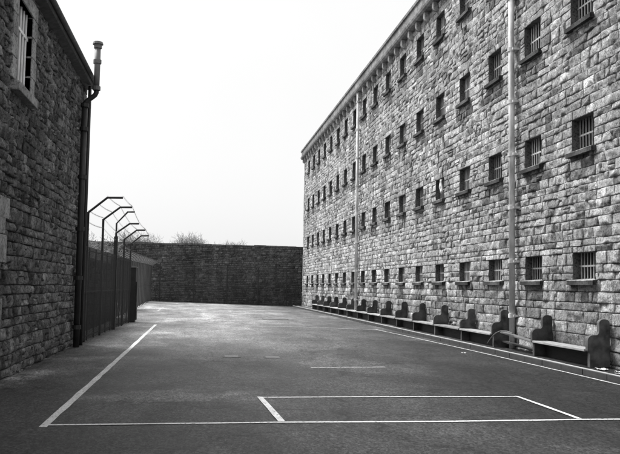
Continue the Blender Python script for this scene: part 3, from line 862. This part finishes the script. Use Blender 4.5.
# ------------------------------------------------------------------ bare trees beyond the wall
def tree(x, y, H, spread, label, seed, depth=7, trunk_h=.3, tw=.010):
    rnd = random.Random(seed)
    root = empty('bare_tree', (x, y, 0), label, 'tree', 'bare trees beyond the walls')
    tr = MB(); tr.tube([(x, y, -.2), (x+.1, y, H*trunk_h*.5), (x, y+.1, H*trunk_h)], [H*.025, H*.02, H*.016], 8); tr.build('trunk', M['bark'], root)
    cr = MB()
    def grow(p, d, L, r_, k):
        q = p + d*L; m_ = p.lerp(q, .5) + Vector((rnd.uniform(-1,1), rnd.uniform(-1,1), rnd.uniform(-1,1)))*L*.08
        cr.tube([p, m_, q], [r_, r_*.85, r_*.7], 4 if k > 3 else 3, False)
        if k == 0: return
        for _ in range(2 if k < 4 else 4):
            ax = Vector((rnd.gauss(0,1), rnd.gauss(0,1), rnd.gauss(0,.6))).normalized()
            nd = (d + ax * spread + Vector((0,0,.12))).normalized()
            grow(p.lerp(q, rnd.uniform(.55, 1)), nd, L*rnd.uniform(.62, .86), max(tw, r_*.62), k-1)
    for _ in range(5):
        a = rnd.uniform(0, 6.28); grow(Vector((x, y+.05, H*trunk_h*.96)), Vector((math.cos(a)*.6, math.sin(a)*.6, 1)).normalized(), H*.2, H*.011, depth-1)
    top = max(q[2] for q in cr.v); tz = H*trunk_h*.9; k_ = (H - tz) / (top - tz)
    cr.v = [(x+(q[0]-x)*k_, y+(q[1]-y)*k_, tz+(q[2]-tz)*k_ if q[2] > tz else q[2]) for q in cr.v]
    cr.build('crown', M['twig'], root)
tree(-8.3, 108, 9.8, .85, 'bare rounded tree showing above the left end of the far wall', 4)
tree(-2.4, 116, 9.5, .75, 'bare tree showing above the middle left of the far wall', 8)
tree(4.0, 118, 8.7, .7, 'smallest bare treetop peeping over the far wall toward the cell block', 14)
tree(-9.3, 66, 6.4, .9, 'bare scrubby tree seen through the cranked arms of the near fence', 19, tw=.012)
tree(-6.8, 52, 4.9, .9, 'low bare shrub like tree just behind the near mesh fence', 25, tw=.012)

# ------------------------------------------------------------------ light, world, camera
world = bpy.data.worlds.new('World'); scene.world = world; world.use_nodes = True
nt = world.node_tree; bg = nt.nodes['Background']
sky = nt.nodes.new('ShaderNodeTexSky'); sky.sky_type = 'NISHITA'; sky.sun_disc = False
SUN_EL, SUN_AZ = R(54), R(-52)          # azimuth measured from +Y towards +X
sky.sun_elevation = SUN_EL; sky.sun_rotation = SUN_AZ; sky.air_density = 1.0; sky.dust_density = 6; sky.ozone_density = 1
bw_ = nt.nodes.new('ShaderNodeRGBToBW'); nt.links.new(sky.outputs[0], bw_.inputs[0])
# high thin overcast: the clear sky's light evened out by a pale cloud sheet with faint unevenness
tc = nt.nodes.new('ShaderNodeTexCoord'); cn = N(nt, 'ShaderNodeTexNoise', Scale=2.2, Detail=5, Roughness=.5); nt.links.new(tc.outputs['Generated'], cn.inputs['Vector'])
cl = nt.nodes.new('ShaderNodeMapRange'); cl.inputs['To Min'].default_value = 4.1; cl.inputs['To Max'].default_value = 5.0; nt.links.new(cn.outputs['Fac'], cl.inputs['Value'])
sm = N(nt, 'ShaderNodeMath', operation='MULTIPLY_ADD'); sm.inputs[1].default_value = .25
nt.links.new(bw_.outputs[0], sm.inputs[0]); nt.links.new(cl.outputs['Result'], sm.inputs[2]); nt.links.new(sm.outputs[0], bg.inputs['Color'])
bg.inputs['Strength'].default_value = .12
sd = bpy.data.lights.new('sun', 'SUN'); sd.energy = 3.7; sd.angle = R(24); sd.color = (1, 1, 1)
so = bpy.data.objects.new('sun', sd); COL.objects.link(so)
dirv = Vector((math.sin(SUN_AZ)*math.cos(SUN_EL), math.cos(SUN_AZ)*math.cos(SUN_EL), math.sin(SUN_EL)))
so.rotation_euler = dirv.to_track_quat('Z', 'Y').to_euler(); so.location = (0, 0, 40)

psi, th, rho = 0.13698760890160472, 0.07451330508008845, 0.0155
Fv = Vector((math.sin(psi)*math.cos(th), math.cos(psi)*math.cos(th), math.sin(th))); R0 = Vector((math.cos(psi), -math.sin(psi), 0)); U0 = R0.cross(Fv)
Rt = R0*math.cos(rho) + U0*math.sin(rho); Up = U0*math.cos(rho) - R0*math.sin(rho)
from mathutils import Matrix
cam = bpy.data.cameras.new('camera'); co = bpy.data.objects.new('camera', cam); COL.objects.link(co)
co.matrix_world = Matrix(((Rt.x, Up.x, -Fv.x, 0), (Rt.y, Up.y, -Fv.y, 0), (Rt.z, Up.z, -Fv.z, 1.75), (0, 0, 0, 1)))
cam.sensor_width = 36; cam.lens = 800/620*36; cam.clip_end = 3000; cam.clip_start = .05
scene.camera = co
scene.render.engine = 'CYCLES'
vs_ = scene.view_settings; vs_.view_transform = 'Standard'; vs_.look = 'None'; vs_.gamma = 1; vs_.exposure = .62; vs_.use_curve_mapping = False
